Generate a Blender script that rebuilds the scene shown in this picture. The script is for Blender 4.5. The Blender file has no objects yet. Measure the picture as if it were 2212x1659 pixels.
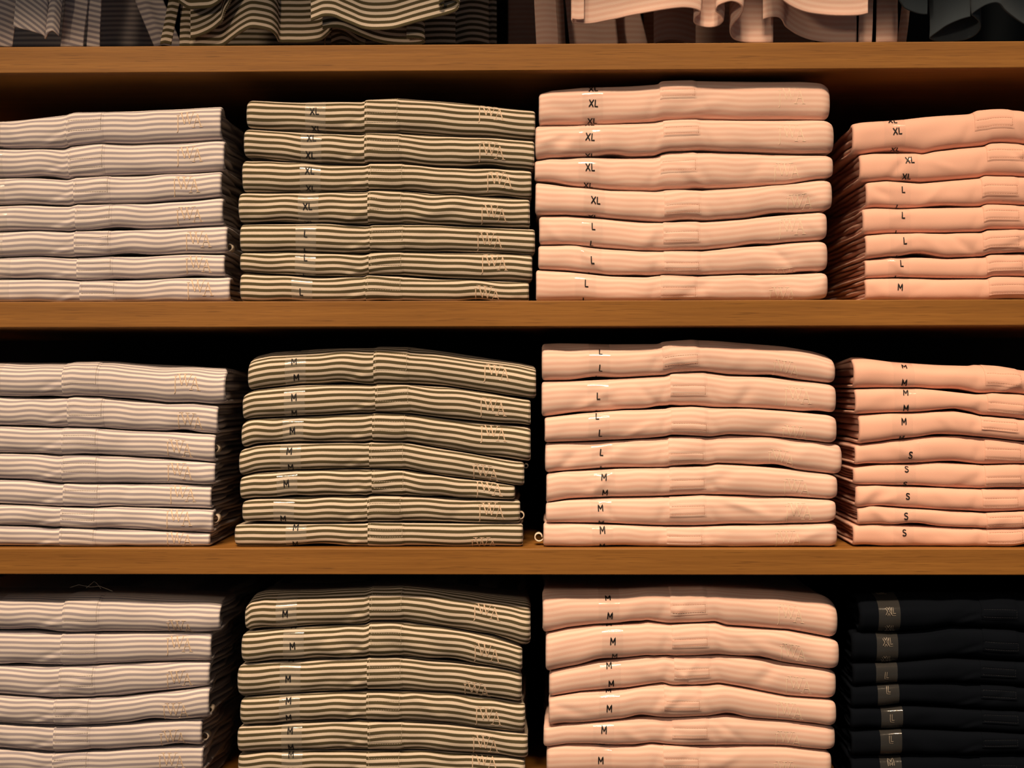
import bpy, math, random
import numpy as np
from mathutils import Vector, Matrix, Euler

SC = bpy.context.scene
COL = SC.collection
R = math.radians
W, H = 2212, 1659
CX, CY = W / 2, H / 2
DIST = 1.40
FRAME_W = 0.968
SENSOR = 36.0
LENS = SENSOR * DIST / FRAME_W
PX = FRAME_W / W                      # metres per pixel on the front plane

# ------------------------------------------------------------------ camera
cam_d = bpy.data.cameras.new('camera')
cam = bpy.data.objects.new('camera', cam_d)
COL.objects.link(cam)
YAW, ROLL = R(1.08), R(-0.086)
cam.location = (DIST * math.tan(YAW), -DIST, 0.0)
cam.rotation_euler = (Euler((R(90), 0, 0)).to_matrix().to_4x4()).to_euler()
Mrot = Matrix.Rotation(YAW, 3, 'Z') @ Euler((R(90), 0, 0)).to_matrix() @ Matrix.Rotation(ROLL, 3, 'Z')
cam.rotation_euler = Mrot.to_euler()
cam_d.lens = LENS
cam_d.sensor_width = SENSOR
cam_d.clip_start = 0.05
cam_d.dof.use_dof = True
cam_d.dof.focus_distance = DIST - 0.004
cam_d.dof.aperture_fstop = 3.2
SC.camera = cam
CAMP = np.array(cam.location)
CAMR = np.array(Mrot)
FPX = LENS / SENSOR * W


def at(px, py, depth=0.0):
    """a pixel of the photograph as a point on the upright plane y = depth"""
    px = np.asarray(px, float); py = np.asarray(py, float)
    d = np.stack([(px - CX) / FPX, -(py - CY) / FPX, -np.ones_like(px)], -1) @ CAMR.T
    t = (depth - CAMP[1]) / d[..., 1]
    return CAMP + d * t[..., None]


# ------------------------------------------------------------------ materials
def nmat(name):
    m = bpy.data.materials.new(name)
    m.use_nodes = True
    nt = m.node_tree
    b = nt.nodes['Principled BSDF']
    return m, nt, b


def math_node(nt, op, a, b=None, clamp=False):
    n = nt.nodes.new('ShaderNodeMath'); n.operation = op; n.use_clamp = clamp
    for i, v in enumerate((a, b)):
        if v is None: continue
        if hasattr(v, 'is_linked'): nt.links.new(v, n.inputs[i])
        else: n.inputs[i].default_value = v
    return n.outputs[0]


def mix_col(nt, fac, a, b, mode='MIX'):
    n = nt.nodes.new('ShaderNodeMix'); n.data_type = 'RGBA'; n.blend_type = mode
    for s, v in ((n.inputs['Factor'], fac), (n.inputs['A'], a), (n.inputs['B'], b)):
        pass
    fi, ai, bi = n.inputs[0], n.inputs[6], n.inputs[7]
    for s, v in ((fi, fac), (ai, a), (bi, b)):
        if hasattr(v, 'is_linked'): nt.links.new(v, s)
        elif isinstance(v, (int, float)): s.default_value = v
        else: s.default_value = (*v, 1)
    return n.outputs[2]


def cloth(name, light, dark, period=0.0057, duty=0.5, twill=0.0013, fleck=0.35, soft=0.12, bump=0.00006):
    """horizontally striped piqué cotton; UVs are metres (u across, v along the wrap)"""
    m, nt, b = nmat(name)
    uv = nt.nodes.new('ShaderNodeUVMap').outputs[0]
    sep = nt.nodes.new('ShaderNodeSeparateXYZ'); nt.links.new(uv, sep.inputs[0])
    u, v = sep.outputs[0], sep.outputs[1]
    tw1 = math_node(nt, 'SINE', math_node(nt, 'MULTIPLY', math_node(nt, 'ADD', u, v), 2 * math.pi / twill))
    tw2 = math_node(nt, 'SINE', math_node(nt, 'MULTIPLY', math_node(nt, 'SUBTRACT', u, v), 2 * math.pi / (twill * 1.35)))
    tw = math_node(nt, 'ADD', math_node(nt, 'MULTIPLY', tw1, 0.75), math_node(nt, 'MULTIPLY', tw2, 0.35))
    noise = nt.nodes.new('ShaderNodeTexNoise'); noise.inputs['Scale'].default_value = 1400
    noise.inputs['Detail'].default_value = 2
    nt.links.new(uv, noise.inputs['Vector'])
    nz = math_node(nt, 'SUBTRACT', noise.outputs['Fac'], 0.5)
    pat = math_node(nt, 'ADD', math_node(nt, 'MULTIPLY', tw, 0.5), nz)
    if dark is not None:
        st = math_node(nt, 'SINE', math_node(nt, 'MULTIPLY', v, 2 * math.pi / period))
        st = math_node(nt, 'ADD', st, math_node(nt, 'MULTIPLY', pat, fleck))
        mr = nt.nodes.new('ShaderNodeMapRange'); mr.interpolation_type = 'SMOOTHSTEP'
        nt.links.new(st, mr.inputs[0])
        off = math.cos(math.pi * duty)
        mr.inputs[1].default_value = off - soft * 2; mr.inputs[2].default_value = off + soft * 2
        base = mix_col(nt, mr.outputs[0], light, dark)
        mul = math_node(nt, 'ADD', math_node(nt, 'MULTIPLY', pat, 0.26), 0.97)
    else:
        base = mix_col(nt, 0.0, light, light)
        mul = math_node(nt, 'ADD', math_node(nt, 'MULTIPLY', pat, 0.16), 1.0)
    cmb = nt.nodes.new('ShaderNodeCombineXYZ')
    for i in range(3): nt.links.new(mul, cmb.inputs[i])
    colr = mix_col(nt, 1.0, base, cmb.outputs[0], 'MULTIPLY')
    nt.links.new(colr, b.inputs['Base Color'])
    bp = nt.nodes.new('ShaderNodeBump'); bp.inputs['Strength'].default_value = 0.6
    bp.inputs['Distance'].default_value = bump
    nt.links.new(pat, bp.inputs['Height']); nt.links.new(bp.outputs[0], b.inputs['Normal'])
    b.inputs['Roughness'].default_value = 0.92
    b.inputs['Specular IOR Level'].default_value = 0.15
    b.inputs['Sheen Weight'].default_value = 0.06
    b.inputs['Sheen Roughness'].default_value = 0.5
    return m


def plain(name, colr, rough=0.8, spec=0.2):
    m, nt, b = nmat(name)
    n = nt.nodes.new('ShaderNodeTexNoise'); n.inputs['Scale'].default_value = 900
    tc = nt.nodes.new('ShaderNodeTexCoord'); nt.links.new(tc.outputs['Object'], n.inputs['Vector'])
    c = mix_col(nt, n.outputs['Fac'], tuple(x * 0.85 for x in colr), tuple(min(1, x * 1.12) for x in colr))
    nt.links.new(c, b.inputs['Base Color'])
    b.inputs['Roughness'].default_value = rough
    b.inputs['Specular IOR Level'].default_value = spec
    return m


def wood(name):
    m, nt, b = nmat(name)
    tc = nt.nodes.new('ShaderNodeTexCoord')
    def noise(scale, det, rough=0.6):
        mp = nt.nodes.new('ShaderNodeMapping'); mp.inputs['Scale'].default_value = scale
        nt.links.new(tc.outputs['Object'], mp.inputs[0])
        n = nt.nodes.new('ShaderNodeTexNoise'); n.inputs['Scale'].default_value = 1.0
        n.inputs['Detail'].default_value = det; n.inputs['Roughness'].default_value = rough
        nt.links.new(mp.outputs[0], n.inputs['Vector'])
        return n.outputs['Fac']
    broad = noise((2.2, 60, 90), 4)
    fine = noise((14, 400, 620), 3, 0.7)
    pores = noise((30, 700, 1050), 2, 0.5)
    cr = nt.nodes.new('ShaderNodeValToRGB')
    e = cr.color_ramp.elements
    e[0].position = 0.3; e[0].color = (*WOOD_A, 1)
    e[1].position = 0.7; e[1].color = (*WOOD_B, 1)
    f = math_node(nt, 'ADD', math_node(nt, 'MULTIPLY', broad, 0.55), math_node(nt, 'MULTIPLY', fine, 0.45))
    nt.links.new(f, cr.inputs[0])
    mr = nt.nodes.new('ShaderNodeMapRange'); nt.links.new(pores, mr.inputs[0])
    mr.inputs[1].default_value = 0.60; mr.inputs[2].default_value = 0.72
    mr.inputs[3].default_value = 0.0; mr.inputs[4].default_value = 0.55
    c = mix_col(nt, mr.outputs[0], cr.outputs[0], WOOD_C)
    nt.links.new(c, b.inputs['Base Color'])
    bp = nt.nodes.new('ShaderNodeBump'); bp.inputs['Strength'].default_value = 0.35; bp.inputs['Distance'].default_value = 0.0003
    nt.links.new(fine, bp.inputs['Height']); nt.links.new(bp.outputs[0], b.inputs['Normal'])
    b.inputs['Roughness'].default_value = 0.5
    b.inputs['Specular IOR Level'].default_value = 0.3
    return m


WOOD_A, WOOD_B, WOOD_C = (0.175, 0.071, 0.013), (0.31, 0.138, 0.029), (0.085, 0.032, 0.006)
M = {}
M['wood'] = wood('oak')
M['olive'] = cloth('olive_cream_stripe', (0.65, 0.55, 0.46), (0.080, 0.065, 0.033), 0.0057, 0.52)
M['grey'] = cloth('grey_blue_cream_stripe', (0.80, 0.71, 0.68), (0.36, 0.32, 0.36), 0.0051, 0.5, soft=0.25, fleck=0.5)
M['pink'] = cloth('pink_cream_stripe', (0.80, 0.575, 0.495), (0.745, 0.47, 0.39), 0.0054, 0.5, soft=0.4, fleck=0.5)
M['salmon'] = cloth('salmon', (0.75, 0.435, 0.345), None)
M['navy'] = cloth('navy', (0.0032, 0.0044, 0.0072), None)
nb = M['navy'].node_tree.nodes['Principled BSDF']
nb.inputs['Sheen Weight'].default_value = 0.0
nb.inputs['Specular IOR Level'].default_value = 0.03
M['slate'] = cloth('slate_navy', (0.040, 0.052, 0.065), None)
M['thread_olive'] = plain('cream_thread', (0.62, 0.47, 0.355), 0.7)
M['thread_grey'] = plain('beige_thread', (0.66, 0.50, 0.38), 0.7)
M['thread_pink'] = plain('pale_pink_thread', (0.80, 0.60, 0.48), 0.6)
M['stitch_olive'] = plain('cream_stitch', (0.52, 0.44, 0.33), 0.8)
M['stitch_grey'] = plain('grey_stitch', (0.50, 0.43, 0.38), 0.8)
M['stitch_pink'] = plain('pink_shaded_stitch', (0.58, 0.32, 0.23), 0.8)  # darker than the cloth: shade of the stitch groove put into the colour
M['stitch_salmon'] = plain('salmon_shaded_stitch', (0.52, 0.27, 0.19), 0.8)  # cloth tone darkened, groove shade painted into the thread
M['stitch_navy'] = plain('navy_stitch', (0.014, 0.016, 0.022), 0.8)
M['ink'] = plain('black_ink', (0.012, 0.011, 0.012), 0.5)
M['ink_edge'] = plain('silver_ink_edge', (0.22, 0.19, 0.16), 0.4)
M['tape'] = plain('cream_tape', (0.74, 0.62, 0.50), 0.8)
M['floor'] = plain('oak_floor', (0.30, 0.21, 0.14), 0.6)
M['ceiling'] = plain('ceiling_paint', (0.30, 0.28, 0.26), 0.9)
M['wall'] = plain('dark_panel', (0.012, 0.010, 0.009), 0.8)


def film_mat(name, haze):
    m = bpy.data.materials.new(name); m.use_nodes = True
    nt = m.node_tree; nt.nodes.clear()
    out = nt.nodes.new('ShaderNodeOutputMaterial')
    tr = nt.nodes.new('ShaderNodeBsdfTransparent')
    df = nt.nodes.new('ShaderNodeBsdfDiffuse'); df.inputs[0].default_value = (0.90, 0.84, 0.76, 1)
    gl = nt.nodes.new('ShaderNodeBsdfGlossy'); gl.inputs['Roughness'].default_value = 0.12
    n = nt.nodes.new('ShaderNodeTexNoise'); n.inputs['Scale'].default_value = 120
    tc = nt.nodes.new('ShaderNodeTexCoord'); nt.links.new(tc.outputs['Object'], n.inputs['Vector'])
    bp = nt.nodes.new('ShaderNodeBump'); bp.inputs['Strength'].default_value = 0.15; bp.inputs['Distance'].default_value = 0.001
    nt.links.new(n.outputs['Fac'], bp.inputs['Height']); nt.links.new(bp.outputs[0], gl.inputs['Normal'])
    a = nt.nodes.new('ShaderNodeMixShader'); a.inputs[0].default_value = haze
    nt.links.new(tr.outputs[0], a.inputs[1]); nt.links.new(df.outputs[0], a.inputs[2])
    lw = nt.nodes.new('ShaderNodeLayerWeight')
    fr = math_node(nt, 'ADD', math_node(nt, 'MULTIPLY', math_node(nt, 'POWER', lw.outputs['Facing'], 5.0), 0.6), 0.04)
    b = nt.nodes.new('ShaderNodeMixShader'); nt.links.new(fr, b.inputs[0])
    nt.links.new(a.outputs[0], b.inputs[1]); nt.links.new(gl.outputs[0], b.inputs[2])
    nt.links.new(b.outputs[0], out.inputs[0])
    return m


M['film'] = film_mat('clear_film', 0.028)
M['film_hazy'] = film_mat('hazy_film', 0.085)


# ------------------------------------------------------------------ mesh helpers
class MB:
    def __init__(self):
        self.v, self.f, self.uv, self.n = [], [], [], 0

    def grid(self, P, UV=None, flip=False, close_u=False):
        """P: (a, b, 3) points"""
        a, b = P.shape[:2]
        base = self.n
        self.v.append(P.reshape(-1, 3)); self.n += a * b
        self.uv.append(np.zeros((a * b, 2)) if UV is None else UV.reshape(-1, 2))
        i, j = np.meshgrid(np.arange(a if close_u else a - 1), np.arange(b - 1), indexing='ij')
        i2 = (i + 1) % a
        q = np.stack([i * b + j, i2 * b + j, i2 * b + j + 1, i * b + j + 1], -1).reshape(-1, 4) + base
        if flip: q = q[:, ::-1]
        self.f.extend(map(tuple, q.tolist()))
        return base

    def fan(self, P, c, UV=(0, 0), flip=False):
        base = self.n; k = len(P)
        self.v.append(np.vstack([P, c])); self.n += k + 1
        self.uv.append(np.tile(np.array(UV, float), (k + 1, 1)))
        for i in range(k):
            t = (base + i, base + (i + 1) % k, base + k)
            self.f.append(t[::-1] if flip else t)

    def build(self, name, mat, parent=None, origin=None, smooth=True):
        me = bpy.data.meshes.new(name)
        V = np.vstack(self.v)
        o = np.zeros(3) if origin is None else np.asarray(origin, float)
        me.from_pydata((V - o).tolist(), [], self.f)
        UVs = np.vstack(self.uv)
        lay = me.uv_layers.new(name='UVMap')
        li = np.empty(len(me.loops), dtype=np.int32)
        me.loops.foreach_get('vertex_index', li)
        lay.data.foreach_set('uv', UVs[li].astype(np.float32).ravel())
        if smooth: me.polygons.foreach_set('use_smooth', [True] * len(me.polygons))
        me.materials.append(mat)
        ob = bpy.data.objects.new(name, me)
        COL.objects.link(ob)
        if parent is not None: ob.parent = parent
        return ob


def tag(o, label=None, cat=None, group=None, kind=None):
    if label: o['label'] = label
    if cat: o['category'] = cat
    if group: o['group'] = group
    if kind: o['kind'] = kind
    return o


def empty(name, loc):
    o = bpy.data.objects.new(name, None)
    o.empty_display_size = 0.05
    COL.objects.link(o)
    o.location = loc
    return o


# ------------------------------------------------------------------ shelf boards and back wall
SHELF_Y = -0.011
BACK_Y = 0.375
XL, XR = -1.15, 1.22


def zline(yl, yr):
    a = at(0, yl, SHELF_Y)[2]; b = at(W, yr, SHELF_Y)[2]
    return (a + b) / 2


def board(label, zt, zb):
    mb = MB()
    # bevelled profile in y-z swept along x
    r = 0.0012
    prof = []
    def arc(cy, cz, a0, a1):
        for k in range(5):
            a = R(a0 + (a1 - a0) * k / 4)
            prof.append((cy + r * math.cos(a), cz + r * math.sin(a)))
    y0, y1 = SHELF_Y + 0.0012, BACK_Y
    arc(y0 + r, zb + r, 270, 180); arc(y0 + r, zt - r, 180, 90)
    prof += [(y1, zt), (y1, zb)]
    prof = np.array(prof)
    xs = np.linspace(XL, XR, 8)
    P = np.zeros((len(prof), len(xs), 3))
    P[..., 0] = xs[None]; P[..., 1] = prof[:, None, 0]; P[..., 2] = prof[:, None, 1]
    mb.grid(P, close_u=True)
    for k, fl in ((0, True), (-1, False)):
        mb.fan(P[:, k], P[:, k].mean(0), flip=fl)
    root = empty('shelf_board', (0, BACK_Y, zb))
    o = mb.build('panel', M['wood'], root, (0, BACK_Y, zb), smooth=False)
    # solid lipping glued along the front edge
    mb = MB()
    prof = []
    y0, y1 = SHELF_Y, SHELF_Y + 0.0012
    rr = 0.0009
    for (cy, cz, a0, a1) in ((y0 + rr, zb + rr, 270, 180), (y0 + rr, zt - rr, 180, 90)):
        for k in range(5):
            a = R(a0 + (a1 - a0) * k / 4)
            prof.append((cy + rr * math.cos(a), cz + rr * math.sin(a)))
    prof += [(y1, zt), (y1, zb)]
    prof = np.array(prof)
    P = np.zeros((len(prof), len(xs), 3))
    P[..., 0] = xs[None]; P[..., 1] = prof[:, None, 0]; P[..., 2] = prof[:, None, 1]
    mb.grid(P, close_u=True)
    for k, fl in ((0, True), (-1, False)):
        mb.fan(P[:, k], P[:, k].mean(0), flip=fl)
    mb.build('front_lipping', M['wood'], root, (0, BACK_Y, zb), smooth=False)
    tag(root, label, 'shelf', 'oak shelf boards')
    return root


Z1T, Z1B = zline(101.5, 88.5), zline(157, 148)
Z2T, Z2B = zline(653, 646), zline(707, 704)
Z3T, Z3B = zline(1185, 1185.5), zline(1241, 1242)
Z4T, Z4B = zline(1724, 1729), zline(1781, 1787)
board('oak shelf board with polo shirts hanging just above it, highest of the boards', Z1T, Z1B)
board('oak shelf board between the two upper rows of folded shirts, middle board', Z2T, Z2B)
board('oak shelf board directly above the navy folded shirts, lower board', Z3T, Z3B)
board('oak shelf board under the bottom row of folded shirt stacks, lowest board', Z4T, Z4B)

mb = MB()
P = np.array([[[-2.2, BACK_Y, -1.30], [-2.2, BACK_Y, 2.75]], [[2.2, BACK_Y, -1.30], [2.2, BACK_Y, 2.75]]], float)
mb.grid(P)
Q = P.copy(); Q[..., 1] += 0.02
mb.grid(Q, flip=True)
tag(mb.build('wall_back', M['wall'], smooth=False), kind='structure')

# canopy added out of view to shade the hanging shirts below it
mb = MB()
P = np.zeros((5, 2, 3))
for k, (y, z) in enumerate(((-0.25, 0.592), (-0.25, 0.66), (BACK_Y, 0.66), (BACK_Y, 0.592), (-0.25, 0.592))):
    P[k, :, 1] = y; P[k, :, 2] = z
P[:, 0, 0] = -1.2; P[:, 1, 0] = 1.3
mb.grid(P)
for k in (0, 1):
    mb.fan(P[:4, k], P[:4, k].mean(0))
tag(mb.build('shade_canopy_1', M['wood'], smooth=False), kind='structure')
for nm, z, mt in (('floor', -1.30, 'floor'), ('ceiling', 2.75, 'ceiling')):
    mb = MB()
    P = np.array([[[-2.2, -3.2, z], [-2.2, BACK_Y + 0.02, z]], [[2.2, -3.2, z], [2.2, BACK_Y + 0.02, z]]], float)
    mb.grid(P)
    tag(mb.build(nm, M[mt], smooth=False), kind='structure')

# ------------------------------------------------------------------ folded shirts
class Prof:
    """half of the rounded front fold, per unit of thickness: arc length q -> depth y, height z"""
    def __init__(self, n, kb):
        ph = np.linspace(0, math.pi / 2, 500)
        self.kb = kb
        self.y = kb * (1 - np.cos(ph) ** (2 / n)); self.z = 0.5 * np.sin(ph) ** (2 / n)
        self.q = np.concatenate([[0], np.cumsum(np.hypot(np.diff(self.y), np.diff(self.z)))])
        self.qmax = self.q[-1]
        self.mesh = np.concatenate([np.linspace(0, self.qmax * 0.5, 8)[:-1], np.linspace(self.qmax * 0.5, self.qmax, 14)])


PROFILE = Prof(2.6, 0.42)
DEEP = Prof(2.1, 0.95)


def smooth_curve(pts, xs, sig=0.0016):
    pts = np.array(pts)
    order = np.argsort(pts[:, 0]); pts = pts[order]
    k = np.arange(-12, 13) / 12 * 3 * sig
    w = np.exp(-0.5 * (k / sig) ** 2); w /= w.sum()
    out = np.zeros_like(xs)
    for kk, ww in zip(k, w): out += ww * np.interp(xs + kk, pts[:, 0], pts[:, 1])
    return out


class Shirt:
    """front of a folded shirt as a surface S(x, s): x across, s metres along the wrap from mid-front (up positive)"""

    def __init__(self, rng, top, bot, xl, xr, rl, rr, y0, depth=0.30, dents=(), pl=None, pw=0, wr=0.0005, drop=0.0, pt=PROFILE, pb=PROFILE):
        self.pt, self.pb = pt, pb
        self.top, self.bot, self.xl, self.xr, self.rl, self.rr = top, bot, xl, xr, rl, rr
        self.y0, self.depth, self.pl, self.pw, self.drop = y0, depth, pl, pw, drop
        self.waves = []
        for k in range(7):
            lam = rng.uniform(0.018, 0.075)
            ang = rng.uniform(-0.9, 0.9)
            self.waves.append((math.cos(ang) * 2 * math.pi / lam * 0.6, math.sin(ang) * 2 * math.pi / lam, rng.uniform(0, 6.28), wr * rng.uniform(0.4, 1.0) * (lam / 0.04) ** 0.5))
        self.dents = list(dents)
        self.wv = [(rng.uniform(60, 170), rng.uniform(0, 6.28), rng.uniform(0.0001, 0.0004)) for _ in range(4)]
        self.gapw = [(rng.uniform(20, 90), rng.uniform(0, 6.28)) for _ in range(3)]

    def wav(self, x):
        return sum(a * np.sin(x * f + p) for f, p, a in self.wv)

    def ends(self, x):
        out_y = np.zeros_like(x); sc = np.ones_like(x)
        for e, r, c in ((x - self.xl, self.rl, 0.35), (self.xr - x, self.rr, 0.35)):
            t = np.clip((r - e) / r, 0, 1)
            k = 1 - np.sqrt(np.clip(1 - t * t, 0, 1))
            out_y += r * k * 0.85
            sc *= 1 - np.minimum(c, 1.1 * r / 0.028) * k
        return out_y, sc

    def col(self, x):
        t, b = self.top(x), self.bot(x)
        g = sum(np.sin(x * f + p) for f, p in self.gapw) / 3
        b = b + np.clip(g, 0, 1) ** 2 * 0.0030
        ey, sc = self.ends(x)
        h = np.maximum(t - b, 0.008)
        return (t + b) / 2, h * sc, self.y0 + ey

    def q_of_z(self, x, z):
        zc, h, _ = self.col(x)
        r = np.clip((z - zc) / h, -0.497, 0.497)
        return np.where(r >= 0, np.interp(np.abs(r), self.pt.z, self.pt.q), -np.interp(np.abs(r), self.pb.z, self.pb.q)) * h

    def smax(self, x):
        return self.pt.qmax * self.col(np.asarray(x, float))[1]

    def smin(self, x):
        return self.pb.qmax * self.col(np.asarray(x, float))[1]

    def disp(self, x, s, h):
        qm = np.where(s >= 0, self.pt.qmax, self.pb.qmax)
        w = np.clip(1 - (np.abs(s) / (qm * h)) ** 3, 0, 1) ** 1.2
        d = np.zeros_like(x)
        for kx, ks, p, a in self.waves: d += a * np.sin(kx * x + ks * s + p)
        for (cx, cs, ang, lx, ls, a) in self.dents:
            ca, sa = math.cos(ang), math.sin(ang)
            du = (x - cx) * ca + (s - cs) * sa; dv = -(x - cx) * sa + (s - cs) * ca
            d += a * np.exp(-0.5 * ((du / lx) ** 2 + (dv / ls) ** 2))
        e = np.minimum(np.clip((x - self.xl) / 0.006, 0, 1), np.clip((self.xr - x) / 0.006, 0, 1))
        return d * w * (0.3 + 0.7 * e)

    def raw(self, x, s):
        zc, h, y0 = self.col(x)
        q = s / h; a = np.abs(q)
        up = q >= 0
        y = np.where(up, np.interp(a, self.pt.q, self.pt.y), np.interp(a, self.pb.q, self.pb.y))
        z = np.where(up, np.interp(a, self.pt.q, self.pt.z), np.interp(a, self.pb.q, self.pb.z))
        ex = np.maximum(a - np.where(up, self.pt.qmax, self.pb.qmax), 0)
        y = y + ex
        zz = zc + h * z * np.sign(q)
        if self.drop: zz = zz - np.where(q > 0, self.drop * ex * h, 0)
        return np.stack([x, y0 + h * y, zz], -1), h

    def S(self, x, s, off=0.0):
        x = np.asarray(x, float); s = np.asarray(s, float)
        P, h = self.raw(x, s)
        e = 2e-4
        Px, _ = self.raw(x + e, s); Ps, _ = self.raw(x, s + e)
        N = np.cross(Px - P, Ps - P)
        N /= np.maximum(np.linalg.norm(N, axis=-1, keepdims=True), 1e-12)
        # N points to -y in front
        N = np.where((N[..., 1:2] > 0) & (np.abs(N[..., 1:2]) > 0.5), -N, N)
        d = self.disp(x, s, h) + off
        return P + N * d[..., None]


def body_mesh(sh, rng, voff, vtilt, name, mat, parent, origin, ragged):
    mb = MB()
    n = max(60, int((sh.xr - sh.xl) / 0.0024))
    t = np.linspace(0, 1, n)
    L = sh.xr - sh.xl
    xs = np.unique(np.concatenate([sh.xl + L * t, sh.xl + sh.rl * (1 - np.cos(np.linspace(0, 1.4, 9))), sh.xr - sh.rr * (1 - np.cos(np.linspace(0, 1.4, 9)))]))
    # across the wrap: back-bottom ... front ... back-top
    zc, h, y0 = sh.col(xs)
    flat = np.array([0.008, 0.02, 0.05, 0.10, 0.17, 0.235, 1.0])
    rows = []
    fl = [np.minimum(f, 1) for f in flat]
    def half(p):
        dep = sh.depth - p.kb * h
        return [q * h for q in p.mesh] + [p.qmax * h + (dep if f == 1.0 else np.minimum(f, dep * 0.97)) for f in flat]
    allr = [-p for p in half(sh.pb)[:0:-1]] + half(sh.pt)
    SS = np.stack(allr, 0)
    sm = np.where(SS >= 0, sh.pt.qmax, sh.pb.qmax) * h
    XX = np.broadcast_to(xs, SS.shape).copy()
    P = sh.S(XX, SS)
    # end edges wander a little with depth
    for side in (0, 1):
        xe = sh.xl if side == 0 else sh.xr
        near = np.exp(-np.abs(XX - xe) / 0.012)
        ph = rng.uniform(0, 6.28)
        yy = P[..., 1]
        wob = ragged[side] * (0.55 - 0.5 * np.sin(yy * 38 + ph) - 0.25 * np.sin(yy * 90 + ph * 2)) * np.clip((yy - 0.015) / 0.03, 0, 1)
        sg = np.where(SS > 0, 1.0, 0.6)
        dx = near * wob * sg * (1 if side == 0 else -1)
        wt = np.clip(0.5 + SS / (2 * sm), 0, 1)
        dt = sh.top((XX + dx).ravel()) - sh.top(XX.ravel()); db = sh.bot((XX + dx).ravel()) - sh.bot(XX.ravel())
        P[..., 2] += wt * dt.reshape(XX.shape) + (1 - wt) * db.reshape(XX.shape)
        P[..., 0] += dx
    UV = np.stack([XX, SS + voff + vtilt * XX + sh.wav(XX)], -1)
    # inner lip on both ends (cloth thickness)
    def lip(idx, sx):
        ring = P[:, idx]
        c = np.stack([np.full(len(ring), xs[idx]), ring[:, 1], np.full(len(ring), zc[idx])], -1)
        d = c - ring; d[:, 0] = 0
        front = np.abs(SS[:, idx]) < sm[:, idx]
        d[:, 1] = np.where(front, (y0[idx] + sh.pt.kb * h[idx]) - ring[:, 1], 0)
        dn = d / np.maximum(np.linalg.norm(d, axis=1, keepdims=True), 1e-9)
        a = ring + dn * 0.0007 + np.array([sx * -0.0004, 0, 0])
        b2 = ring + dn * 0.0017
        b2[:, 0] += sx * 0.0004
        c2 = ring + dn * 0.0017
        c2[:, 0] += sx * 0.016
        return a, b2, c2
    la, lb, lc = lip(0, 1); ra, rb, rc = lip(-1, -1)
    Pf = np.concatenate([lc[:, None], lb[:, None], la[:, None], P, ra[:, None], rb[:, None], rc[:, None]], 1)
    UVf = np.concatenate([UV[:, :1]] * 3 + [UV] + [UV[:, -1:]] * 3, 1)
    mb.grid(Pf, UVf, flip=True)
    # folded layers inside, seen at the open ends
    nl = 3
    ys = np.concatenate([np.linspace(0.014, 0.06, 5), np.linspace(0.085, sh.depth - 0.004, 8)])
    for k in range(nl):
        th = 1.0 / nl
        l_in = rng.uniform(0.0004, 0.003); r_in = rng.uniform(0.0004, 0.003)
        xin = np.linspace(0, 1, 26)
        ring = []
        na = 7
        x0, x1 = sh.xl + l_in, sh.xr - r_in
        rad = 0.0045
        xtop = np.linspace(x0 + rad, x1 - rad, 24)
        prof = [(x, 1.0) for x in xtop]
        for a in np.linspace(80, -80, na): prof.append((x1 - rad + rad * math.cos(R(a)), math.sin(R(a))))
        prof += [(x, -1.0) for x in xtop[::-1]]
        for a in np.linspace(260, 100, na): prof.append((x0 + rad + rad * math.cos(R(a)), math.sin(R(a))))
        prof = np.array(prof)
        xx = np.clip(prof[:, 0], sh.xl + 0.004, sh.xr - 0.004)
        tt, bb = sh.top(xx), sh.bot(xx)
        hh = np.maximum(tt - bb, 0.008) - 0.0068
        zc2 = (tt + bb) / 2 - hh / 2 + hh * (k + 0.5) / nl
        zz = zc2 + prof[:, 1] * hh * (0.5 / nl - 0.012)
        G = np.zeros((len(prof), len(ys), 3))
        ph = (rng.uniform(0, 6.28), rng.uniform(0, 6.28))
        for j, y in enumerate(ys):
            wl = ragged[0] * (0.5 + 0.5 * math.sin(y * 55 + ph[0])); wr_ = ragged[1] * (0.5 + 0.5 * math.sin(y * 55 + ph[1]))
            mid = (prof[:, 0] - x0) / (x1 - x0)
            G[:, j, 0] = prof[:, 0] + wl * np.exp(-mid * 12) - wr_ * np.exp(-(1 - mid) * 12)
            G[:, j, 1] = y + sh.y0 + (0.002 * k)
            G[:, j, 2] = zz
        UVg = np.stack([G[..., 1], G[..., 2] * 1.0 + voff], -1)
        b0 = mb.grid(G, UVg, close_u=True, flip=True)
        nr = len(prof)
        for j, fl_ in ((0, False), (len(ys) - 1, True)):
            ix = lambda q: b0 + q * len(ys) + j
            polys = [(ix(q), ix(q + 1), ix(30 + 24 - q - 1), ix(30 + 24 - q)) for q in range(23)]
            polys += [tuple(ix(q) for q in range(23, 32)), tuple(ix(q) for q in list(range(54, nr)) + [0])]
            mb.f.extend([p[::-1] if fl_ else p for p in polys])
    return mb.build(name, mat, parent, origin)


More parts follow.
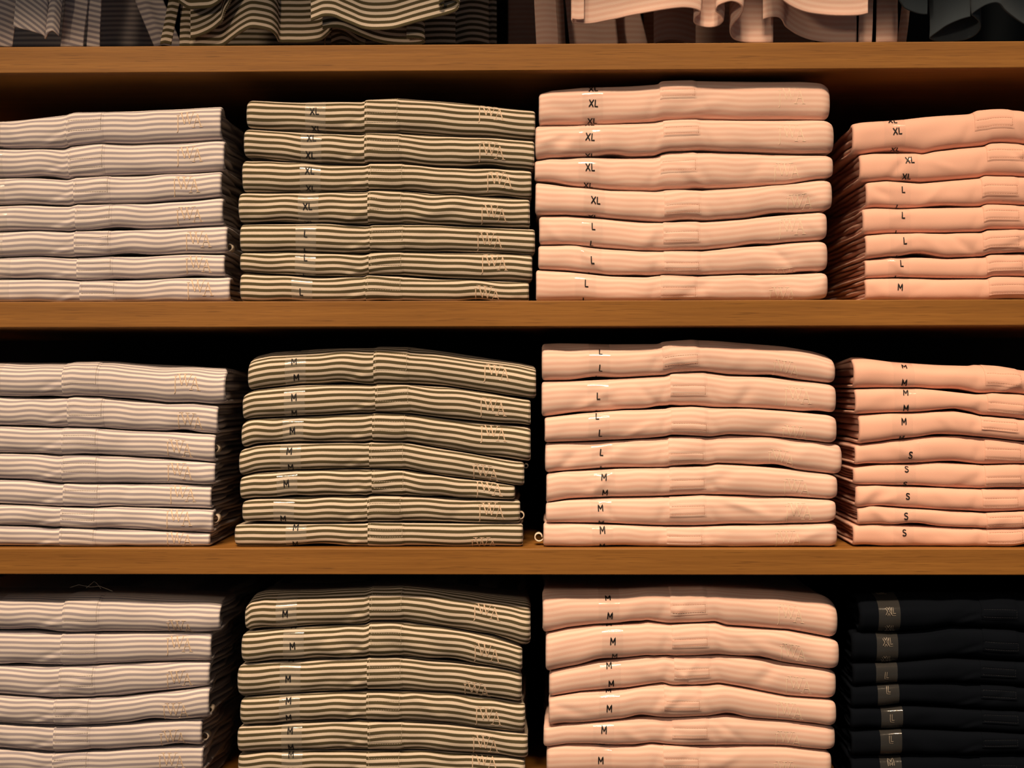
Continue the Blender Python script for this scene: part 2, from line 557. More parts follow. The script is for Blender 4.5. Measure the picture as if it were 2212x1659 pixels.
def patch(sh, x0, x1, s0f, s1f, nx, ns, offf, voff, vtilt, name, mat, parent, origin, rim=True, dv=0.0):
    """sheet lying on the shirt; s0f/s1f(x) limits, offf(tx, ts, X, S) height"""
    tx = np.linspace(0, 1, nx); ts = np.linspace(0, 1, ns)
    TX, TS = np.meshgrid(tx, ts, indexing='ij')
    X = x0 + (x1 - x0) * TX
    a, b = s0f(X), s1f(X)
    Sg = a + (b - a) * TS
    P = sh.S(X, Sg, offf(TX, TS, X, Sg))
    mb = MB()
    UV = np.stack([X, Sg + voff + vtilt * X + sh.wav(X) + dv * (1 - TX)], -1)
    mb.grid(P, UV)
    if rim:
        loop = [(i, 0) for i in range(nx)] + [(nx - 1, j) for j in range(1, ns)] + [(i, ns - 1) for i in range(nx - 2, -1, -1)] + [(0, j) for j in range(ns - 2, 0, -1)]
        li = np.array(loop)
        Pl = P[li[:, 0], li[:, 1]]
        Pi = sh.S(X[li[:, 0], li[:, 1]], Sg[li[:, 0], li[:, 1]], np.full(len(li), -0.0003))
        UVl = UV[li[:, 0], li[:, 1]]
        mb.grid(np.stack([Pl, Pi], 1), np.stack([UVl, UVl], 1), close_u=True)
    return mb.build(name, mat, parent, origin)


def stroke_mesh(sh, mb, strokes, off, rise, step=0.0012):
    """strokes: list of (polyline [(x, s)...], width) in metres, laid on the cloth"""
    for pl, wd in strokes:
        pts = []
        for (a, b) in zip(pl[:-1], pl[1:]):
            n = max(1, int(math.hypot(b[0] - a[0], b[1] - a[1]) / step))
            for k in range(n): pts.append((a[0] + (b[0] - a[0]) * k / n, a[1] + (b[1] - a[1]) * k / n))
        pts.append(pl[-1])
        p = np.array(pts)
        lim = sh.smax(p[:, 0]) + 0.0003
        ok = (p[:, 1] < lim) & (p[:, 1] > -sh.smin(p[:, 0]) - 0.0003)
        # keep runs that stay on the visible wrap
        runs, cur = [], []
        for i in range(len(p)):
            if ok[i]: cur.append(i)
            elif cur: runs.append(cur); cur = []
        if cur: runs.append(cur)
        for r_ in runs:
            if len(r_) < 2: continue
            q = p[r_]
            t = np.gradient(q, axis=0); t /= np.maximum(np.linalg.norm(t, axis=1, keepdims=True), 1e-9)
            nrm = np.stack([-t[:, 1], t[:, 0]], -1)
            w = np.broadcast_to(np.asarray(wd, float), (len(q),)) / 2
            rows = []
            for kx, ko in ((-1.0, 0.0), (-0.7, 0.8), (0, 1.0), (0.7, 0.8), (1.0, 0.0)):
                g = q + nrm * (w * kx)[:, None]
                rows.append(sh.S(g[:, 0], g[:, 1], np.full(len(q), off + rise * ko)))
            mb.grid(np.stack(rows, 0), flip=True)
    return mb


GLYPH = {
    'X': (0.60, [[(0, 0), (0.60, 1)], [(0.60, 0), (0, 1)]]),
    'L': (0.50, [[(0.07, 1), (0.07, 0.07), (0.50, 0.07)]]),
    'M': (0.74, [[(0.07, 0), (0.07, 1), (0.37, 0.28), (0.67, 1), (0.67, 0)]]),
    'S': (0.56, [[(0.53, 0.80), (0.46, 0.90), (0.30, 0.94), (0.13, 0.88), (0.08, 0.74), (0.15, 0.61), (0.30, 0.53), (0.46, 0.43), (0.52, 0.27), (0.45, 0.12), (0.28, 0.06), (0.11, 0.11), (0.03, 0.22)]]),
}


def text_strokes(txt, cx, cs, hgt, rot, wd):
    ws = [GLYPH[c][0] for c in txt]; gap = 0.16
    tot = sum(ws) + gap * (len(txt) - 1)
    x = -tot / 2
    out = []
    for c, w in zip(txt, ws):
        for pl in GLYPH[c][1]:
            q = []
            for (a, b) in pl:
                u, v = (x + a) * hgt, (b - 0.5) * hgt
                q.append((cx + u * math.cos(rot) - v * math.sin(rot), cs + u * math.sin(rot) + v * math.cos(rot)))
            out.append((q, wd))
        x += w + gap
    return out


# the embroidered monogram, traced as strokes (units: photo pixels from its middle, y down)
_mg = lambda *p: [((x - 810) / 12.3, (y - 620) / 12.3) for x, y in p]
MONO = [
    (_mg((485, 450), (485, 850), (478, 880), (455, 905)), 2.2), (_mg((445, 447), (525, 447)), 1.1),
    (_mg((570, 378), (665, 690)), 2.6), (_mg((745, 385), (665, 690)), 1.3), (_mg((725, 385), (800, 700)), 2.6), (_mg((905, 380), (800, 700)), 1.3),
    (_mg((505, 375), (625, 375)), 1.1), (_mg((680, 380), (800, 380)), 1.1), (_mg((855, 376), (965, 376)), 1.1),
    (_mg((1012, 450), (1110, 795)), 2.6), (_mg((1012, 450), (912, 795)), 1.3), (_mg((955, 660), (1065, 660)), 1.2),
    (_mg((862, 797), (955, 797)), 1.2), (_mg((1065, 797), (1160, 797)), 1.2),
]

ORD = ['topmost', 'second from top', 'third from top', 'fourth from top', 'fifth from top', 'sixth from top', 'seventh from top', 'eighth from top', 'ninth from top']
SEAM_D = 0.010


def stack(row, kind, shelf_z, seams, shirts, group, desc, where, rl, rr, ragged, extend=None):
    rng = random.Random(sum(map(ord, row + kind)) * 7)
    seamw = []
    for i, pts in enumerate(seams):
        a = np.array(pts, float)
        w = at(a[:, 0], a[:, 1], SEAM_D)
        seamw.append(w[:, [0, 2]])
    last = seamw[-1]
    seamw[-1] = np.stack([last[:, 0], np.full(len(last), shelf_z + 0.0004)], 1)
    total = len(shirts)
    for i, d in enumerate(shirts):
        xl = at(d['l'], 800)[0]; xr = at(d['r'], 800)[0]
        tp, bp = seamw[i], seamw[i + 1]
        g = 0.0006
        top = (lambda x, tp=tp: smooth_curve(tp, x) - g)
        bot = (lambda x, bp=bp: smooth_curve(bp, x) + g)
        if i == total - 1: bot = (lambda x: np.full_like(np.asarray(x, float), shelf_z + 0.0006))
        pl = at(d['p'], 800)[0] if d.get('p') else None
        pw = d.get('pw', 80) * PX
        dents = []
        hm = float((top(np.array([xl + 0.1])) - bot(np.array([xl + 0.1])))[0])
        if pl is not None:
            soft = kind in ('pink', 'salmon')
            if soft:
                dents.append((pl + pw / 2, -0.25 * hm, 0, pw * 0.5, 0.35 * hm, 0.0011))
                dents.append((pl - 0.007, -0.12 * hm, 1.25, 0.008, 0.0026, -0.0011))
                dents.append((pl + pw + 0.007, -0.2 * hm, -1.1, 0.008, 0.0026, -0.0010))
            else:
                dents.append((pl - 0.008, -0.12 * hm, 0.35, 0.009, 0.0018, -0.0010))
                dents.append((pl - 0.012, -0.3 * hm, 0.5, 0.010, 0.0018, 0.0009))
        for _ in range(5 if kind in ('pink', 'salmon') else 3):
            dents.append((rng.uniform(xl, xr), rng.uniform(-0.35, 0.35) * hm, rng.choice([-1, 1]) * rng.uniform(0.3, 1.0), rng.uniform(0.008, 0.022), rng.uniform(0.0022, 0.005), rng.uniform(-1, 1) * (0.0019 if kind in ('pink', 'salmon') else 0.0010)))
        sh = Shirt(rng, top, bot, xl, xr, rl * rng.uniform(0.8, 1.2), rr * rng.uniform(0.8, 1.2), rng.uniform(0.0, 0.0035), dents=dents, pl=pl, pw=pw, wr=0.00038, drop=0.05 if i == 0 else 0, pt=DEEP if (i == 0 and row != 'upper') else PROFILE)
        zb = float(np.min(bot(np.array([xl + 0.02, (xl + xr) / 2, xr - 0.02]))))
        org = ((xl + xr) / 2, 0.15, zb)
        root = empty('folded_polo_shirt', org)
        sizes = [t[0] for t in d.get('t', [])]
        sz = d.get('size') or (sizes[0] if sizes else None)
        lab = '%s folded polo%s, %s in the %s' % (desc, (' marked ' + sz) if sz and d['t'][0][1] > 0 else '', ORD[i], where)
        tag(root, lab, 'shirt', group)
        voff = rng.uniform(0, 0.006); vt = rng.uniform(-0.008, 0.008)
        mat = M[kind]
        body_mesh(sh, rng, voff, vt, 'folded_body', mat, root, org, ragged)
        # ---- placket
        if pl is not None:
            full = not d.get('b')
            lo = (lambda X: -sh.smin(X) * 0.86)
            if not full:
                zq = at(d['p'] + 40, d['b'][1] + 6)[2]
                sb = float(sh.q_of_z(np.array([pl + pw / 2]), np.array([zq]))[0])
                lo = (lambda X, sb=sb: np.maximum(sb, -sh.smin(X) * 0.84))
            hi = (lambda X: sh.smax(X) * 0.90)
            groove = []
            if d.get('b'):
                for py in d['b']:
                    groove.append(float(sh.q_of_z(np.array([pl + pw / 2]), np.array([at(d['p'] + 40, py)[2]]))[0]))
            else:
                sm_ = float(sh.smax(np.array([pl + pw / 2]))[0])
                groove = [sm_ * 0.28, -sm_ * 0.12] if rng.random() < 0.8 else [sm_ * 0.05, -sm_ * 0.3]
            ml, mr_ = 0.0014, 0.0014
            def offf(TX, TS, X, Sg, groove=groove, full=full):
                t = 0.0009 * np.clip(TX / 0.03, 0.35, 1)
                t = t * np.clip((1 - TX) / 0.10, 0.12, 1)
                t = t * np.clip((1 - TS) / 0.2, 0.0, 1)
                if full: t = t * np.clip(TS / 0.16, 0.0, 1)
                else: t = t * np.clip(TS / 0.08, 0.1, 1)
                inx = ((TX > 0.03) & (TX < 0.95)).astype(float)
                for gs in groove: t = t - 0.00040 * np.exp(-0.5 * ((Sg - gs) / 0.0006) ** 2) * inx
                return t + 0.00012
            pk = patch(sh, pl, pl + pw, lo, hi, 34, 42, offf, voff, vt, 'placket', mat, root, org, dv=rng.choice([-1, 1]) * rng.uniform(0.0006, 0.002))
            # stitching: dashes along the rows and the left side
            mbs = MB()
            st = []
            xa, xb = pl + 0.0022, pl + pw - 0.0022
            for gs in groove:
                k = xa
                while k < xb:
                    st.append(([(k, gs), (min(k + 0.0017, xb), gs)], 0.0004)); k += 0.0023
            for xv in (xa, xb):
                k = min(groove)
                kk = max(groove) if d.get('b') else float(sh.smax(np.array([xv]))[0]) * 0.66
                while k < kk:
                    st.append(([(xv, k), (xv, min(k + 0.0015, kk))], 0.00038)); k += 0.0023
            stroke_mesh(sh, mbs, st, 0.00068 if d.get('b') else 0.0009, 0.00022, 0.0009)
            if mbs.n: mbs.build('stitching', M['stitch_' + kind], pk, org)
            pk.location = (0, 0, 0)
        # ---- monogram
        if d.get('m'):
            mx, my = d['m']
            P0 = at(mx, my, 0.003)
            sc0 = float(sh.q_of_z(np.array([P0[0]]), np.array([P0[2]]))[0])
            e = 0.012
            slope = float((sh.top(np.array([P0[0] + e])) - sh.top(np.array([P0[0] - e])) + sh.bot(np.array([P0[0] + e])) - sh.bot(np.array([P0[0] - e])))[0]) / (4 * e)
            zl = lambda x: float(((sh.top(np.array([x])) + sh.bot(np.array([x]))) / 2)[0])
            st = []
            for pl_, wpx in MONO:
                st.append(([(P0[0] + a * PX, sc0 - b * PX) for a, b in pl_], wpx * PX))
            mbm = stroke_mesh(sh, MB(), st, 0.0001, 0.00020 if kind == 'pink' else 0.0003, 0.0014)
            if mbm.n: mbm.build('monogram', M['thread_' + kind], root, org)
        # ---- size strip
        if d.get('t') or d.get('strip'):
            tx = d.get('strip') or sum(t[1] for t in d['t']) / len(d['t'])
            x0 = at(tx, 800)[0]
            hw = (22.5 if kind != 'navy' else 23) * PX
            skew = rng.uniform(-0.0008, 0.0008)
            tilt = d.get('sk', 0) * PX
            fm = patch(sh, x0 - hw, x0 + hw, lambda X: -sh.smin(X) * 1.0, lambda X: sh.smax(X) * 1.0, 14, 46,
                       lambda TX, TS, X, Sg: np.full_like(X, 0.00022), 0, 0, 'size_strip', M['film_hazy' if kind in ('olive', 'grey') else 'film'], root, org, rim=False)
            if d.get('t'):
                st = []
                for (txt, px, py) in d['t']:
                    P0 = at(px, py, 0.003)
                    s0 = float(sh.q_of_z(np.array([P0[0]]), np.array([P0[2]]))[0])
                    st += text_strokes(txt, P0[0], s0, 15.5 * PX if kind != 'salmon' else 14.5 * PX, rng.uniform(-0.10, 0.06), 2.4 * PX)
                mbt = stroke_mesh(sh, MB(), st, 0.00052, 0.00006)
                if mbt.n:
                    lt = mbt.build('size_lettering', M['ink'], fm, org)
                    lt['label'] = 'black size letters'
                if kind == 'navy':
                    mbt = stroke_mesh(sh, MB(), [(p, w_ + 2.6 * PX) for p, w_ in st], 0.00042, 0.00004)
                    if mbt.n: mbt.build('lettering_outline', M['ink_edge'], fm, org)
        # ---- curled neck tape peeking from an open end
        for (kx, ky, rad, sgn) in d.get('curl', []):
            tape_curl(kx, ky, rad, sgn, root, org)
        for ob in root.children_recursive:
            # meshes were written around org in world space; parts sit at their root
            pass


def tape_curl(px, py, rad, sgn, root, org):
    c = at(px, py, 0.016)
    n = 26; r = rad * PX
    mb = MB()
    pts = []
    for k in range(n):
        a = R(-150 + 330 * k / (n - 1)); q = r * (1 - 0.35 * k / n)
        pts.append((c[0] + sgn * q * math.cos(a), c[2] + q * math.sin(a)))
    pts = np.array(pts)
    t = np.gradient(pts, axis=0); t /= np.linalg.norm(t, axis=1, keepdims=True)
    nn = np.stack([-t[:, 1], t[:, 0]], -1) * 0.0005
    rows = []
    for (o, y) in ((1, c[1]), (1, c[1] + 0.012), (-1, c[1] + 0.012), (-1, c[1])):
        q = pts + nn * o
        rows.append(np.stack([q[:, 0], np.full(n, y), q[:, 1]], -1))
    mb.grid(np.stack(rows, 0), close_u=True)
    mb.build('neck_tape', M['tape'], root, org)


def S_(l, r, p, m=None, t=(), b=None, **k):
    d = dict(l=l, r=r, p=p, m=m, t=list(t), b=b); d.update(k)
    return d


# ---------------------------------------------------------------- row under the top board
LEFT1 = [
    [(0, 262), (87, 253.5), (153, 246.5), (162, 243), (231, 240), (318, 237), (405, 233), (469, 229)],
    [(0, 322), (58, 321), (142, 321.5), (150, 316), (226, 311), (289, 312), (376, 309), (474, 304)],
    [(0, 385), (87, 385), (150, 389), (162, 384), (246, 381), (318, 379), (405, 375), (474, 371)],
    [(0, 444), (87, 443), (156, 446), (165, 441.5), (246, 441.5), (318, 440), (405, 434), (477, 427)],
    [(0, 501), (87, 499), (156, 501), (165, 498), (246, 498), (318, 496), (405, 492), (489, 488)],
    [(0, 557), (87, 554), (156, 557), (168, 556), (246, 554), (318, 553), (405, 549), (483, 549)],
    [(0, 603), (87, 602), (162, 606), (173, 607), (246, 606), (318, 603), (405, 600), (497, 598)],
    [(0, 648), (497, 648)]]
W_ = 642
stack('upper', 'grey', Z2T, LEFT1, [
    S_(476 - W_, 476, 143, (411, 262), [('XL', -22, 290)]),
    S_(483 - W_, 483, 146, (411, 336), [('XL', -24, 355)], strip=-17),
    S_(477 - W_, 477, 158, (405, 402), [('XL', -20, 420)], strip=-13),
    S_(480 - W_, 480, 162, (411, 467), [('L', -16, 474)], strip=-8),
    S_(489 - W_, 489, 159, (430, 520), [('L', -22, 530)], strip=-17, curl=[(494, 534, 9, 1)]),
    S_(483 - W_, 483, 163, (430, 573), [('L', -10, 582)], strip=-1),
    S_(495 - W_, 495, 171, (434, 624), [('L', -12, 630)], strip=-4)],
    'grey and cream striped folded polos, upper row', 'pale grey striped', 'upper-row grey stack', 0.006, 0.0025, (0.004, 0.006))

OLIVE1 = [
    [(532, 216), (591, 217), (651, 219), (786, 217), (789, 213.6), (863, 210), (954, 216), (1060, 228), (1154, 238)],
    [(527, 278), (621, 283), (712, 288), (785, 291), (791, 287), (863, 287), (954, 293), (1075, 298), (1154, 303)],
    [(527, 345), (621, 349), (712, 353.5), (790, 356), (797, 352), (870, 353.6), (954, 359.6), (1075, 363), (1148, 368)],
    [(517, 416), (621, 415.6), (712, 414.7), (791, 413), (797, 410), (876, 412.6), (954, 419), (1075, 426), (1142, 430)],
    [(521, 483), (621, 482), (712, 482), (797, 487), (803, 484), (879, 484), (954, 486), (1075, 491), (1151, 494)],
    [(517, 546), (621, 544), (712, 547), (794, 550), (800, 546), (879, 544), (954, 545), (1075, 547), (1145, 550)],
    [(518, 588), (591, 593), (682, 597), (785, 599), (794, 594), (870, 596), (954, 602), (1075, 606.5), (1139, 609.5)],
    [(500, 650), (1150, 650)]]
stack('upper', 'olive', Z2T, OLIVE1, [
    S_(531, 1156, 787, (1062, 244), [('XL', 679, 240), ('XL', 682, 277)], pw=76),
    S_(525, 1154, 787, (1063, 328), [('XL', 673, 298), ('XL', 670.5, 335)]),
    S_(521, 1148, 795, (1080, 391), [('XL', 669, 369), ('XL', 670, 406)], pw=78),
    S_(515, 1144, 794, (1068, 464), [('XL', 665, 446), ('XL', 666, 480)], pw=77),
    S_(516, 1155, 798, (1059, 523), [('L', 660.5, 505), ('L', 659, 540)], pw=76),
    S_(516, 1149, 796, (1069, 569), [('L', 660.5, 557), ('L', 657, 593)], pw=75),
    S_(516, 1142, 789, (1054, 638), [('L', 651, 631)])],
    'olive striped folded polos, upper row', 'olive striped', 'upper-row olive stack', 0.005, 0.003, (0.003, 0.004))

PINK1 = [
    [(1166, 201), (1193, 193), (1257, 187), (1351, 183), (1423, 179), (1428, 174), (1506, 172), (1605, 173), (1731, 174), (1763, 176), (1795, 180)],
    [(1160, 272), (1225, 271), (1320, 269), (1415, 264), (1432, 261), (1510, 258), (1605, 260), (1700, 259), (1798, 261)],
    [(1155, 348), (1187, 342), (1257, 340), (1351, 340), (1415, 337), (1429, 331), (1446, 328), (1510, 328), (1605, 329), (1731, 334), (1798, 337)],
    [(1158, 393), (1225, 402), (1320, 411), (1415, 413), (1437, 410), (1516, 410), (1605, 405), (1700, 399), (1763, 388), (1798, 385)],
    [(1170, 466), (1225, 465), (1288, 470), (1383, 478), (1434, 481), (1516, 478), (1605, 472), (1700, 462), (1785, 456)],
    [(1166, 530), (1225, 529), (1288, 535), (1383, 542), (1434, 543), (1516, 541), (1605, 533), (1700, 524), (1788, 519)],
    [(1160, 582), (1225, 586), (1320, 595), (1399, 598), (1434, 594), (1516, 595), (1605, 592), (1700, 592), (1788, 587)],
    [(1150, 650), (1800, 650)]]
stack('upper', 'pink', Z2T, PINK1, [
    S_(1166, 1798, 1427, (1711, 209), [('XL', 1282, 191), ('XL', 1282.5, 223), ('XL', 1280, 260)], (193, 206)),
    S_(1158, 1805, 1434, (1711, 291), [('XL', 1274, 270), ('XL', 1275, 297.7), ('XL', 1275, 334)], (275, 288)),
    S_(1156, 1804, 1428, (1701, 372), [('XL', 1275, 362), ('XL', 1271.5, 399)], (347, 366)),
    S_(1158, 1802, 1436, (1728, 440), [('XL', 1287, 433), ('XL', 1282, 467)], (441, 456)),
    S_(1166, 1791, 1434, (1712, 492), [('L', 1282, 489), ('L', 1279, 526)], (500, 518)),
    S_(1164, 1792, 1435, (1700, 592), [('L', 1280, 562), ('L', 1276, 592)], (567, 579)),
    S_(1159, 1792, 1428, (1692, 640), [('L', 1267, 612.5), ('L', 1263, 647)], (620, 638))],
    'pink striped folded polos, upper row', 'soft pink', 'upper-row pink stack', 0.003, 0.010, (0.003, 0.002))

SALMON1 = [
    [(1841, 266), (1860, 262), (1913, 260), (1952, 257), (1992, 250), (2045, 246), (2098, 243), (2111, 237), (2164, 235), (2204, 238), (2300, 252), (2420, 262), (2490, 270)],
    [(1857, 334), (1886, 330), (1979, 330), (1992, 333), (2019, 326), (2072, 319), (2130, 315), (2137, 310), (2164, 309), (2212, 311), (2350, 322), (2490, 335)],
    [(1875, 394), (1913, 390), (1987, 395), (2032, 391), (2119, 384), (2125, 380), (2212, 383), (2490, 395)],
    [(1867, 451), (1886, 449), (1939, 451), (2005, 449), (2072, 447), (2119, 447), (2125, 443), (2212, 444), (2490, 448)],
    [(1865, 509), (1913, 505), (2019, 504), (2122, 502), (2127, 497), (2212, 497), (2490, 499)],
    [(1873, 561), (1913, 556), (1966, 555), (2045, 558), (2125, 555), (2133, 550), (2212, 547), (2490, 545)],
    [(1865, 603), (1939, 600), (2019, 602), (2133, 603), (2138, 599), (2212, 598), (2490, 598)],
    [(1860, 646), (2490, 645)]]
stack('upper', 'salmon', Z2T, SALMON1, [
    S_(1846, 1846 + W_, 2109, None, [('XL', 1931, 261), ('XL', 1939, 283), ('XL', 1938, 321)], (254, 270), pw=84),
    S_(1861, 1861 + W_, 2135, None, [('XL', 1966, 345), ('XL', 1960, 381)], (323, 340)),
    S_(1875, 1872 + W_, 2123, None, [('L', 1952, 409), ('L', 1942, 446)], (400, 417)),
    S_(1867, 1867 + W_, 2126, None, [('L', 1951, 465), ('L', 1940, 501)], (455, 471)),
    S_(1872, 1872 + W_, 2125, None, [('L', 1953, 521), ('L', 1940, 553)], (513, 530)),
    S_(1872, 1872 + W_, 2134, None, [('L', 1948, 569), ('L', 1939, 600)], (565, 580)),
    S_(1872, 1872 + W_, 2138, None, [('M', 1944, 620)], (615, 631))],
    'salmon folded polos, upper row', 'plain salmon', 'upper-row salmon stack', 0.003, 0.006, (0.003, 0.003))

# ---------------------------------------------------------------- row on the lower visible board
LEFT2 = [
    [(0, 781), (72, 782), (145, 782), (156, 779), (202, 778), (246, 780), (289, 784), (405, 789), (451, 793), (486, 793)],
    [(0, 857), (87, 858.6), (150, 858.6), (162, 856), (217, 857), (289, 864), (361, 871), (419, 870), (474, 876)],
    [(0, 919), (87, 922), (136, 924), (142, 923), (217, 925), (289, 929.5), (376, 932), (463, 938)],
    [(0, 979), (87, 980), (133, 983), (139, 981), (217, 983), (289, 986), (376, 992), (463, 999)],
    [(0, 1035), (58, 1036.5), (133, 1045), (142, 1043), (217, 1044), (289, 1045), (376, 1045), (460, 1048)],
    [(0, 1088.6), (58, 1090), (127, 1094), (136, 1094), (202, 1096), (260, 1093), (347, 1096), (463, 1100)],
    [(0, 1133), (58, 1135), (124, 1140), (133, 1138), (202, 1139), (289, 1143), (376, 1146), (460, 1151)],
    [(0, 1181), (460, 1181)]]
stack('middle', 'grey', Z3T, LEFT2, [
    S_(484 - W_, 484, 132, (406, 827), [('L', -22, 815)]),
    S_(467 - W_, 467, 142, (411, 912), [('L', -30, 890)]),
    S_(461 - W_, 461, 130, (388, 971), [('M', -30, 950)], curl=[(464, 968, 10, 1)]),
    S_(461 - W_, 461, 130, (389, 1020), [('M', -32, 1008)]),
    S_(453 - W_, 453, 133, (395, 1068), [('M', -28, 1062)]),
    S_(458 - W_, 458, 129, (389, 1119), [('M', -30, 1112)], curl=[(464, 1120, 10, 1)]),
    S_(451 - W_, 451, 126, (389, 1167), [('M', -30, 1160)])],
    'grey and cream striped folded polos, middle row', 'pale grey striped', 'middle-row grey stack', 0.006, 0.0025, (0.004, 0.007))

OLIVE2 = [
    [(534, 771), (585, 758.5), (680, 752), (806, 749), (813, 746), (879, 747), (965, 758.5), (1060, 773), (1123, 782), (1158, 790)],
    [(523, 853), (553, 841), (648, 831), (775, 830), (810, 832), (815, 829), (886, 830), (965, 835), (1060, 849), (1145, 863)],
    [(520, 912), (540, 905), (617, 901), (775, 893), (803, 893), (810, 891), (882, 894), (965, 904), (1060, 913.5), (1145, 921.5)],
    [(515, 972), (553, 961), (648, 955), (791, 956), (800, 953), (876, 955), (965, 970), (1060, 986), (1142, 999)],
    [(517, 1029), (553, 1021), (648, 1015), (775, 1012), (800, 1013), (876, 1015), (965, 1029), (1060, 1040), (1120, 1050)],
    [(520, 1081), (553, 1076), (648, 1073), (775, 1070), (794, 1073), (800, 1069), (876, 1069), (965, 1075), (1120, 1080)],
    [(512, 1131), (553, 1130), (648, 1131), (791, 1129), (794, 1127), (870, 1127), (965, 1129), (1126, 1130)],
    [(500, 1184), (1130, 1184)]]
stack('middle', 'olive', Z3T, OLIVE2, [
    S_(533, 1157, 806, (1074, 806), [('M', 635.6, 757), ('M', 635, 780.6), ('M', 640, 815.5)], pw=77),
    S_(522, 1145, 810, (1066, 882), [('M', 636, 858), ('M', 635.6, 891)], pw=76),
    S_(519, 1145, 803, (1067, 937), [('M', 631.5, 930)], pw=75),
    S_(514, 1131, 796, (1050, 1025), [('M', 625, 974), ('M', 627, 1009)], pw=78, curl=[(1136, 1006, 5, 1)]),
    S_(515, 1111, 802, (1058, 1055), [('M', 619, 1044)], pw=73),
    S_(520, 1122, 792, (1063, 1106), [('M', 611, 1121)], pw=77, curl=[(1124, 1113, 9, 1)]),
    S_(504, 1128, 793, (1047, 1178), [('M', 639, 1139), ('M', 637.5, 1175)])],
    'olive striped folded polos, middle row', 'olive striped', 'middle-row olive stack', 0.007, 0.003, (0.003, 0.004))

PINK2 = [
    [(1174, 740), (1209, 738.5), (1320, 741), (1424, 741), (1434, 737), (1494, 731), (1573, 735), (1700, 747), (1763, 757), (1804, 770)],
    [(1174, 823), (1257, 821), (1351, 816), (1440, 811), (1446, 807), (1494, 804), (1522, 803), (1573, 810), (1668, 814), (1763, 825), (1801, 830)],
    [(1177, 901), (1257, 892), (1351, 885), (1440, 882), (1446, 879), (1494, 877), (1541, 881), (1620, 882), (1700, 887), (1763, 893), (1804, 897)],
    [(1179, 957), (1257, 954), (1351, 950), (1438, 945), (1446, 942), (1535, 944), (1573, 939), (1668, 944), (1731, 950), (1798, 958)],
    [(1182, 1022), (1225, 1017), (1320, 1012), (1443, 1009), (1450, 1007), (1522, 1006), (1548, 1001), (1605, 1004), (1700, 1012), (1763, 1020), (1810, 1026)],
    [(1182, 1085), (1225, 1079), (1320, 1074), (1443, 1072), (1525, 1069), (1605, 1071), (1700, 1074), (1763, 1077), (1798, 1079)],
    [(1177, 1128), (1225, 1129), (1320, 1132), (1415, 1135), (1440, 1136), (1525, 1135), (1605, 1134), (1700, 1131), (1798, 1129)],
    [(1170, 1182), (1810, 1182)]]
stack('middle', 'pink', Z3T, PINK2, [
    S_(1172, 1808, 1432, (1700, 800), [('L', 1298, 760), ('L', 1298, 795.5), ('L', 1291, 824)], (768, 785)),
    S_(1171, 1810, 1449, (1725, 857), [('L', 1293, 855.6), ('L', 1291, 890)], (833, 850)),
    S_(1177, 1810, 1450, (1719, 940), [('L', 1290.5, 900), ('L', 1297, 935)], (914, 928)),
    S_(1179, 1823, 1444, (1690, 993), [('L', 1300, 977), ('L', 1301, 1011)], (979, 995)),
    S_(1181, 1813, 1446, (1722, 1056), [('M', 1304.7, 1030), ('M', 1307, 1065)], (1037, 1053)),
    S_(1180, 1808, 1446, (1726, 1107), [('M', 1297, 1096), ('M', 1298.7, 1129)], (1094, 1111)),
    S_(1174, 1810, 1440, (1704, 1166), [('M', 1301, 1144.5), ('M', 1301, 1178)], (1158, 1172), curl=[(1164, 1160, 10, -1)])],
    'pink striped folded polos, middle row', 'soft pink', 'middle-row pink stack', 0.003, 0.010, (0.003, 0.002))

SALMON2 = [
    [(1845, 770), (1867, 770), (1925, 779), (2040, 787), (2101, 789), (2110, 786), (2156, 790), (2212, 798), (2490, 830)],
    [(1838, 840), (1896, 838), (1982, 838), (2040, 844), (2107, 851), (2133, 849), (2139, 847), (2212, 853), (2490, 875)],
    [(1846, 896), (1896, 893), (1982, 890), (2058, 886), (2098, 893), (2121, 899), (2127, 898), (2212, 906), (2490, 930)],
    [(1849, 961), (1896, 955), (1925, 950), (2011, 942), (2069, 940), (2127, 945), (2212, 953), (2490, 975)],
    [(1846, 1009), (1896, 1003), (1953, 1002), (2026, 998), (2069, 1000), (2127, 1004), (2212, 1002), (2490, 1010)],
    [(1851, 1047), (1896, 1048), (1953, 1049), (2011, 1052), (2069, 1055), (2121, 1055), (2212, 1054), (2490, 1056)],
    [(1854, 1096), (1896, 1092), (1953, 1097), (2011, 1100), (2069, 1103), (2127, 1107), (2212, 1103), (2490, 1105)],
    [(1842, 1133), (1896, 1132), (1953, 1133), (2040, 1138), (2127, 1141), (2212, 1138), (2490, 1138)],
    [(1840, 1182), (2490, 1182)]]
stack('middle', 'salmon', Z3T, SALMON2, [
    S_(1847, 1847 + W_, 2129, None, [('M', 1955, 791.5), ('M', 1953, 826)], (809, 828)),
    S_(1849, 1849 + W_, 2134, None, [('M', 1956, 847), ('M', 1956, 881)], (872, 888)),
    S_(1857, 1857 + W_, 2120, None, [('M', 1951, 910), ('M', 1948, 945)], (912, 927)),
    S_(1850, 1850 + W_, 2130, None, [('S', 1966, 982.5)], (971, 990)),
    S_(1847, 1847 + W_, 2130, None, [('S', 1959, 1013.4), ('S', 1956.5, 1046)], (1031, 1045)),
    S_(1852, 1852 + W_, 2124, None, [('S', 1961, 1072)], (1077, 1093)),
    S_(1855, 1855 + W_, 2133, None, [('S', 1956.5, 1114.7)], (1118, 1133)),
    S_(1846, 1846 + W_, 2134, None, [('S', 1953.6, 1151)], (1152, 1171))],
    'salmon folded polos, middle row', 'plain salmon', 'middle-row salmon stack', 0.003, 0.006, (0.003, 0.003))

